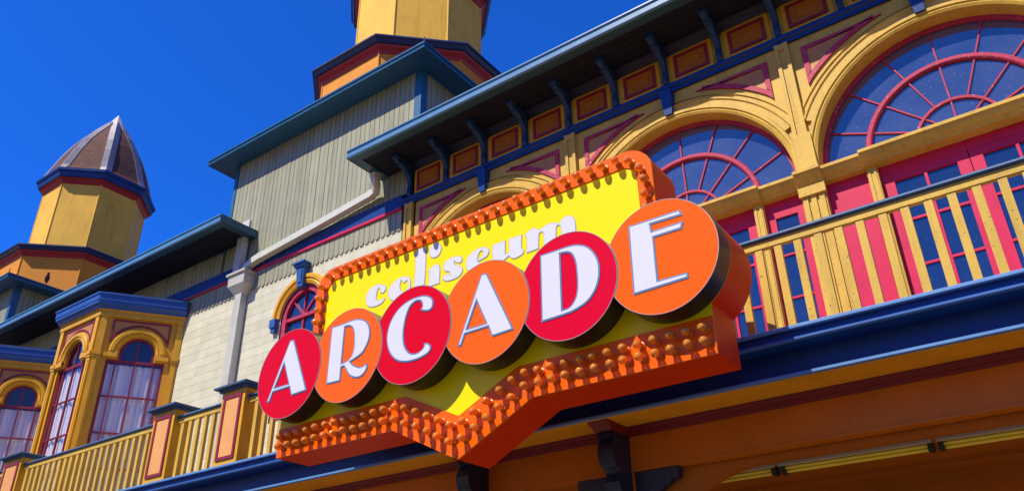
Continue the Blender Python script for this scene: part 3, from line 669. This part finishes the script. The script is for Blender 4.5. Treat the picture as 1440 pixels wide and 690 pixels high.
for i, x in enumerate(POSTS):
    c = MB().uext(scroll, x-.095, x+.095)
    for z, o in ((2.2, 2.19), (1.86, 2.07), (1.56, 1.95)): c.uext([(o-.05,z-.05),(o+.01,z-.03),(o+.025,z),(o+.01,z+.03),(o-.05,z+.05)], x-.06, x+.06)
    c = c.build('corbel', M['corbel'], bal)
    m = MB()
    m.loft([[(x-.135,-2.36,2.533),(x+.135,-2.36,2.533),(x+.135,-1.80,2.533),(x-.135,-1.80,2.533)],[(x-.13,-2.34,2.50),(x+.13,-2.34,2.50),(x+.13,-1.80,2.50),(x-.13,-1.80,2.50)],
            [(x-.12,-2.28,2.47),(x+.12,-2.28,2.47),(x+.12,-1.80,2.47),(x-.12,-1.80,2.47)],[(x-.11,-2.23,2.421),(x+.11,-2.23,2.421),(x+.11,-1.80,2.421),(x-.11,-1.80,2.421)]])
    m.build('corbel_cap', M['darkred'], c)
PL_ = ['the corner below the pier at left', 'the second of the left pair of scroll corbels', 'the sign point', 'the scroll corbel right of the sign point', 'the far right end of the porch']
for i, x in enumerate(POSTS):
    p = thing('porch_post', 'ochre porch post under ' + PL_[i], 'post', (x, -1.72, -E), 'porch posts under the balcony beam')
    MB().box(x-.11, x+.11, 1.645, 1.79, -E, 2.028).box(x-.14, x+.14, 1.62, 1.83, -E, -E+.3).build('shaft', M['beam'], p)
    for s in (-1, 1):
        q = [(x+s*.112, 2.027), (x+s*.64, 2.027), (x+s*.64, 1.93), (x+s*.60, 1.90), (x+s*.55, 1.90), (x+s*.52, 1.86), (x+s*.46, 1.84), (x+s*.40, 1.78), (x+s*.33, 1.74), (x+s*.27, 1.66), (x+s*.22, 1.54), (x+s*.17, 1.42), (x+s*.112, 1.36)]
        MB().prism(q, 1.66, 1.77).build('knee_brace', M['corbel'], p)

# tube lights on the porch ceiling
tubes = [(-4.2, -2.78, 'short yellow tube light at the dark left end of the run, mostly behind the valance'),
         (-2.76, -1.21, 'yellow tube light between the two black clamps under the balcony beam'),
         (-1.19, .6, 'yellow tube light running from the right clamp out of the photo')]
for a, b, lab in tubes:
    t = thing('tube_light', lab, 'light', ((a+b)/2, -1.25, 2.0), 'tube lights under the balcony')
    MB().box(a+.01, b-.01, 1.28, 1.33, 1.955, 1.985).build('rail', M['rail'], t)
    m = MB()
    for o, z in ((1.235, 1.945), (1.19, 1.915)): m.tube([(a+.05, -o, z), (b-.05, -o, z)], .042, seg=12)
    m.build('tube', M['tube'], t, smooth=40)
    for u in (a+.012, b-.062): MB().box(u, u+.05, 1.165, 1.29, 1.88, 1.975).build('clamp', M['clamp'], t)
    for u in (a+.06, b-.15): MB().box(u, u+.09, 1.30, 1.305, 1.986, 2.022).box(u, u+.09, 1.30, 1.36, 2.02, 2.024).build('mounting_tab', M['rail'], t)

# ------------------------------------------------------------------ balustrades and piers
def balustrade(u0, u1, label, x0=None):
    t = thing('balustrade', label, 'railing', ((u0+u1)/2, -2.4, 2.96), 'balustrade lengths along the balcony')
    MB().uext([(2.345,4.005),(2.455,4.005),(2.47,4.02),(2.465,4.04),(2.44,4.058),(2.36,4.058),(2.335,4.04),(2.33,4.02)], u0, u1).build('top_rail', M['railblue'], t)
    MB().box(u0, u1, 2.365, 2.435, 3.925, 4.003).build('sub_rail', M['yellow'], t)
    x = x0 if x0 is not None else u0 + .13
    me = MB().box(-.038, .038, -.026, .026, 0, .957).mesh('baluster', M['yellow'], off=(0, 0, E))
    me2 = MB().box(-.038, .038, -.026, .026, 0, .957).mesh('baluster', M['yellow'], off=(0, 0, E))
    while x < u1 - .06:
        o = bpy.data.objects.new('baluster', me if u0 > -11 else me2); C.objects.link(o); o.parent = t
        o.location = Vector((x + random.uniform(-.004, .004), -2.40, 2.967 + E)) - Vector(t.location)
        o.rotation_euler = (0, random.uniform(-.004, .004), 0)
        x += .2075
    return t
PIERS = [(-18.22, -17.52, 'ochre balcony pier with peach panel at the lower left corner of the photo'),
         (-12.96, -12.36, 'ochre balcony pier with peach panel below the yellow bay window, left of its twin'),
         (-11.09, -10.51, 'ochre balcony pier with peach panel nearest the red disc of the sign')]
for a, b, lab in PIERS:
    t = thing('balcony_pier', lab, 'pier', ((a+b)/2, -2.35, 2.96), 'panelled piers of the balcony')
    MB().box(a, b, 2.14, 2.52, 2.966, 4.16).build('body', M['gold'], t)
    q = MB().prism([(a+.07,3.06),(b-.07,3.06),(b-.07,4.085),(a+.07,4.085)], 2.52, 2.54, [[(a+.12,3.11),(a+.12,4.035),(b-.12,4.035),(b-.12,3.11)]]).build('panel_frame', M['maroon'], t)
    MB().box(a+.12, b-.12, 2.52, 2.526, 3.11, 4.035).build('panel_field', M['peach'], q)
    m = MB(); m.loft([[(a-.09,-2.61,4.20),(b+.09,-2.61,4.20),(b+.09,-2.05,4.20),(a-.09,-2.05,4.20)],[(a-.11,-2.63,4.21),(b+.11,-2.63,4.21),(b+.11,-2.03,4.21),(a-.11,-2.03,4.21)],
                      [(a-.11,-2.63,4.24),(b+.11,-2.63,4.24),(b+.11,-2.03,4.24),(a-.11,-2.03,4.24)],[(a+.02,-2.5,4.275),(b-.02,-2.5,4.275),(b-.02,-2.16,4.275),(a+.02,-2.16,4.275)]])
    m.box(a-.04, b+.04, 2.10, 2.56, 4.16, 4.20); m.build('cap', M['railblue'], t)
balustrade(-17.52, -12.96, 'long ochre balustrade under the bay window, between two piers')
balustrade(-12.36, -11.09, 'short ochre balustrade between the pair of piers')
balustrade(-10.51, 3.0, 'yellow balustrade with blue rail in front of the pink doors, passing behind the sign', -1.40 - .2075*43)
balustrade(-21.0, -18.22, 'bit of ochre balustrade left of the corner pier, cut by the photo edge')

# ------------------------------------------------------------------ downspouts
t = thing('downspout', 'white square downspout running slantwise from the main eave down to the rain hopper', 'downspout', (-12.4, -.16, 8.5))
pts = [(-10.31,-.33,9.23),(-10.31,-.31,9.08),(-10.33,-.26,8.97),(-10.40,-.19,8.90),(-10.55,-.17,8.865),(-12.3,-.17,8.68),(-13.98,-.17,8.53),(-14.22,-.17,8.49),(-14.38,-.18,8.41),(-14.44,-.20,8.28)]
MB().tube(pts, .15, .15, square=True).build('pipe', M['pipe'], t)
for a in ((-10.52, 8.868), (-12.9, 8.627), (-13.95, 8.533)): MB().tube([(a[0]-.03, -.17, a[1]-.003), (a[0]+.03, -.17, a[1]+.003)], .165, .165, square=True).build('collar', M['pipe'], t)
t = thing('rain_hopper', 'grey rain hopper with downpipe on the pale block wall, fed from the left eave', 'downpipe', (-14.6, -.14, 0))
m = MB(); R4 = lambda cx, w, d0, d1, z: [(cx-w,-d0,z),(cx+w,-d0,z),(cx+w,-d1,z),(cx-w,-d1,z)]
m.loft([R4(-14.55,.33,.014,.36,8.28),R4(-14.55,.33,.014,.36,8.225)]).loft([R4(-14.55,.29,.014,.32,8.225),R4(-14.55,.28,.014,.31,7.97),R4(-14.58,.13,.02,.19,7.78)])
m.build('hopper', M['pipegrey'], t)
MB().box(-14.68, -14.45, .03, .19, -E, 7.80).build('pipe', M['pipegrey'], t)
MB().box(-14.83, -14.62, .10, .25, 8.28, 9.26).build('feed_pipe', M['pipegrey'], t)

# ------------------------------------------------------------------ marquee sign
SF, SB, DF = 3.57, 3.043, 3.83
KS = 6.43/6.35                             # sign plane scale
S2 = lambda l: [(x*KS, z*KS) for x, z in l]
sign = thing('marquee_sign', 'big yellow and orange marquee sign reading coliseum ARCADE, edged with amber bulbs', 'sign', (-5.24, -3.4, 2.0))
EC = (-2.7207, 3.437); RD = .578
XR = -2.36*KS; dx = XR - EC[0]
XT = -2.772*KS; ZT = 4.826*KS; XL = -7.677*KS
ou = S2([(-8.115,2.445),(-6.172,2.445),(-5.242,1.982),(-4.308,2.445),(-2.36,2.445)])
a0 = -math.acos(dx/RD)
ou += arc(EC[0], EC[1], RD, a0, math.acos((XT-EC[0])/RD), 40)
ou += arc(XT-.29, ZT-.29, .29, 0, PI/2, 10) + arc(XL+.29, ZT-.29, .29, PI/2, PI, 10) + S2([(-7.677,3.437),(-8.115,3.437)])
MB().prism(ou, SB, SF-.006).build('cabinet', M['sreturn'], sign, smooth=25)
MB().prism(ou, SF-.005, SF).build('face_panel', M['syellow'], sign)
top = [(-7.677,3.5)] + arc(-7.677+.29, 4.826-.29, .29, PI, PI/2, 10) + arc(-2.772-.29, 4.826-.29, .29, PI/2, 0, 10) + [(-2.772,3.5)]
top += [(-2.945,3.5)] + arc(-2.945-.17, 4.64-.17, .17, 0, PI/2, 8) + arc(-7.48+.17, 4.64-.17, .17, PI/2, PI, 8) + [(-7.48,3.5)]
low = [(-8.115,2.445),(-6.172,2.445),(-5.242,1.982),(-4.308,2.445),(-2.36,2.445),(-2.36,2.80),(-4.475,2.80),(-5.236,2.435),(-6.005,2.80),(-8.115,2.80)]
MB().prism(S2(top), SF, SF+.012).build('border', M['sorange'], sign)
MB().prism(S2(low), SF, SF+.012).build('border', M['sorange'], sign)
for x in (-7.4, -5.9, -4.6, -3.6): MB().box(x-.04, x+.04, 2.59, SB, 2.83, 2.90).build('mounting_strut', M['steel'], sign)
# bulbs
bm_ = MB(lambda u, o, z: (u, -o, z))
def lathe_o(mb, prof, seg, mi):
    mb.loft([[(r*math.cos(2*PI*k/seg), -o, r*math.sin(2*PI*k/seg)) for k in range(seg)] for r, o in prof], mi=mi)
lathe_o(bm_, [(.040,0),(.040,.012),(.030,.016),(.028,.028)], 14, 1)
lathe_o(bm_, [(.030,.028),(.034,.045),(.040,.062),(.043,.080),(.041,.098),(.034,.114),(.025,.124),(.008,.128)], 14, 0)
bme = bm_.mesh('bulb', [M['bulb'], M['socket']], smooth=50, off=(0, 0, E))
pos = [(-7.585, z) for z in (4.09, 4.255, 4.42)] + [(-7.545,4.575), (-7.43,4.695)]
n = 27; pos += [(-7.27 + (4.12)*i/(n-1), 4.737) for i in range(n)]
pos += [(-2.995,4.675), (-2.89,4.545), (-2.855,4.39), (-2.855,4.225), (-2.855,4.06)]
for i in range(36):
    x = -8.03 + (8.03-2.445)*i/35; d = abs(x+5.24)
    pos += [(x, 2.69 - .475*max(0, .80-d)), (x, 2.565 - .475*max(0, .89-d))]
for x, z in pos:
    x, z = x*1.008, z*1.008
    o = bpy.data.objects.new('bulb', bme); C.objects.link(o); o.parent = sign
    o.location = Vector((x, -(SF+.012), z+E)) - Vector(sign.location)
    o.rotation_euler = (random.uniform(-.11,.11), random.uniform(0, 6.2), random.uniform(-.11,.11))
# letter discs
DX = [-1.271, -1.1056, -.9390, -.7724, -.6062, -.4402]; DZ = 3.4385
DX = [d*6.18 for d in DX]
COLS = ['dred', 'dorange', 'dred', 'dorange', 'dmag', 'dorange']; WORD = 'ARCADE'
LABS = ['red disc with the first letter A', 'orange disc with the letter R', 'red disc with the letter C', 'orange disc with the second letter A', 'crimson disc with the letter D', 'orange disc with the letter E']
def disc_loop(i, e):
    c = DX[i]; r = RD - e
    if i == 0: return arc(c, DZ, r, 0, 2*PI, 96)[:-1]
    l = DX[i-1]; rn = RD + .006 + e; s = c - l
    xi = (s*s + rn*rn - r*r)/(2*s); h = math.sqrt(max(rn*rn - xi*xi, 0))
    a = math.atan2(h, xi - s); bq = math.atan2(h, xi)
    return arc(c, DZ, r, -a, a, 80) + arc(l, DZ, rn, bq, -bq, 30)[1:-1]
for i in range(6):
    lp = disc_loop(i, 0)
    d = MB().prism(lp, SF, DF-.012).build('letter_disc', M['dblack'], sign, smooth=30); d['label'] = LABS[i]
    MB().prism(lp, DF-.011, DF-.001, [disc_loop(i, .006)]).build('rim', M['rim'], d)
    MB().prism(disc_loop(i, .0065), DF-.011, DF-.003).build('disc_face', M[COLS[i]], d)
    ch = WORD[i]; outer, hole = BIG[ch]
    if i == 0: outer = [(x + DX[0]-DX[3], z) for x, z in outer]; hole = [(x + DX[0]-DX[3], z) for x, z in hole]
    if ch in 'RCD':
        outer = smooth_loop(outer); hole = smooth_loop(hole) if hole else None
    w = .017
    MB().prism(outer, DF-.003, DF+.003, [hole] if hole else []).build('letter_outline', M['lblue'], d)
    MB().prism(inset(outer, w), DF+.003, DF+.007, [inset(hole, -w)] if hole else []).build('letter', M['lwhite'], d)
for i in range(5):                           # pale plates closing the notches between discs
    x = (DX[i]+DX[i+1])/2
    MB().prism([(x-.15,DZ+.18),(x+.15,DZ+.18),(x+.15,DZ+.405),(x-.15,DZ+.405)], SF, SF+.05).build('filler_plate', M['white'], sign)
for outer, hole, nm in SMALL:
    outer = S2(outer); hole = S2(hole) if hole else None
    outer = smooth_loop(outer, 55); hole = smooth_loop(hole, 55) if hole else None
    q = MB().prism(outer, SF, SF+.004, [hole] if hole else []).build('script_letter', M['lgrey'], sign)
    MB().prism(inset(outer, .009), SF+.004, SF+.007, [inset(hole, -.008)] if hole else []).build('letter_face', M['lwhite'], q)

# ------------------------------------------------------------------ light, sky, camera
d = Vector((.31, 1.0, -1.36)).normalized()
sl = bpy.data.lights.new('sun', 'SUN'); sl.energy = 3.5; sl.angle = rad(.53); sl.color = (1.0, .88, .66)
so = bpy.data.objects.new('sun', sl); C.objects.link(so); so.rotation_euler = d.to_track_quat('-Z', 'Y').to_euler(); so.location = (-10, -40, 50)
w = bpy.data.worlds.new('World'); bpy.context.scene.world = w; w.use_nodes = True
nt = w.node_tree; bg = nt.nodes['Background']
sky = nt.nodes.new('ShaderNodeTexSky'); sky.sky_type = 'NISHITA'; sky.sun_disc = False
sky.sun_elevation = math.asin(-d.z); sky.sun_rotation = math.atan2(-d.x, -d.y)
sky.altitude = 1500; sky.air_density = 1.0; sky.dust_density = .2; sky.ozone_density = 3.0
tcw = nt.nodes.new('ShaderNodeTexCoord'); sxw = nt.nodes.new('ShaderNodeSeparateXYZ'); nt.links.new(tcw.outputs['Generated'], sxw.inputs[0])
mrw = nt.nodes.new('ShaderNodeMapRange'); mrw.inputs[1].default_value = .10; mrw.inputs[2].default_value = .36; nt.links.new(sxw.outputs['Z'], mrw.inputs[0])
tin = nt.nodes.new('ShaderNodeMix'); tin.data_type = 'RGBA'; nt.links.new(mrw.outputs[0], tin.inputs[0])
tin.inputs[6].default_value = (.42, .27, .14, 1); tin.inputs[7].default_value = (.06, .36, 1.0, 1)   # warm band added below view as wall fill, deep polarised blue above
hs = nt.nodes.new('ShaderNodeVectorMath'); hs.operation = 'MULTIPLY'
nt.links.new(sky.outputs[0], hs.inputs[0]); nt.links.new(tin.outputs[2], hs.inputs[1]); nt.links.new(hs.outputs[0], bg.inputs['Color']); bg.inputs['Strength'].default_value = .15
cam = bpy.data.cameras.new('camera'); co = bpy.data.objects.new('camera', cam); C.objects.link(co)
r0 = Vector((0.81420195, 0.58020759, -0.02084078)); r1 = Vector((-0.2852017, 0.36843946, -0.88482335)); r2 = Vector((-0.50570266, 0.72636872, 0.46546032))
co.matrix_world = Matrix(((r0.x, -r1.x, -r2.x, 0), (r0.y, -r1.y, -r2.y, -10), (r0.z, -r1.z, -r2.z, E), (0, 0, 0, 1)))
cam.sensor_width = 36; cam.lens = 36*1133.43/1440; cam.shift_x = -10.97/1440; cam.shift_y = 12.81/1440
cam.clip_start = .05; cam.clip_end = 1000
sc = bpy.context.scene; sc.camera = co
sc.view_settings.view_transform = 'Standard'; sc.view_settings.look = 'None'; sc.view_settings.exposure = .8; sc.view_settings.gamma = 1.0
sc.cycles.use_denoising = True
sc.cycles.max_bounces = 6; sc.cycles.transparent_max_bounces = 8
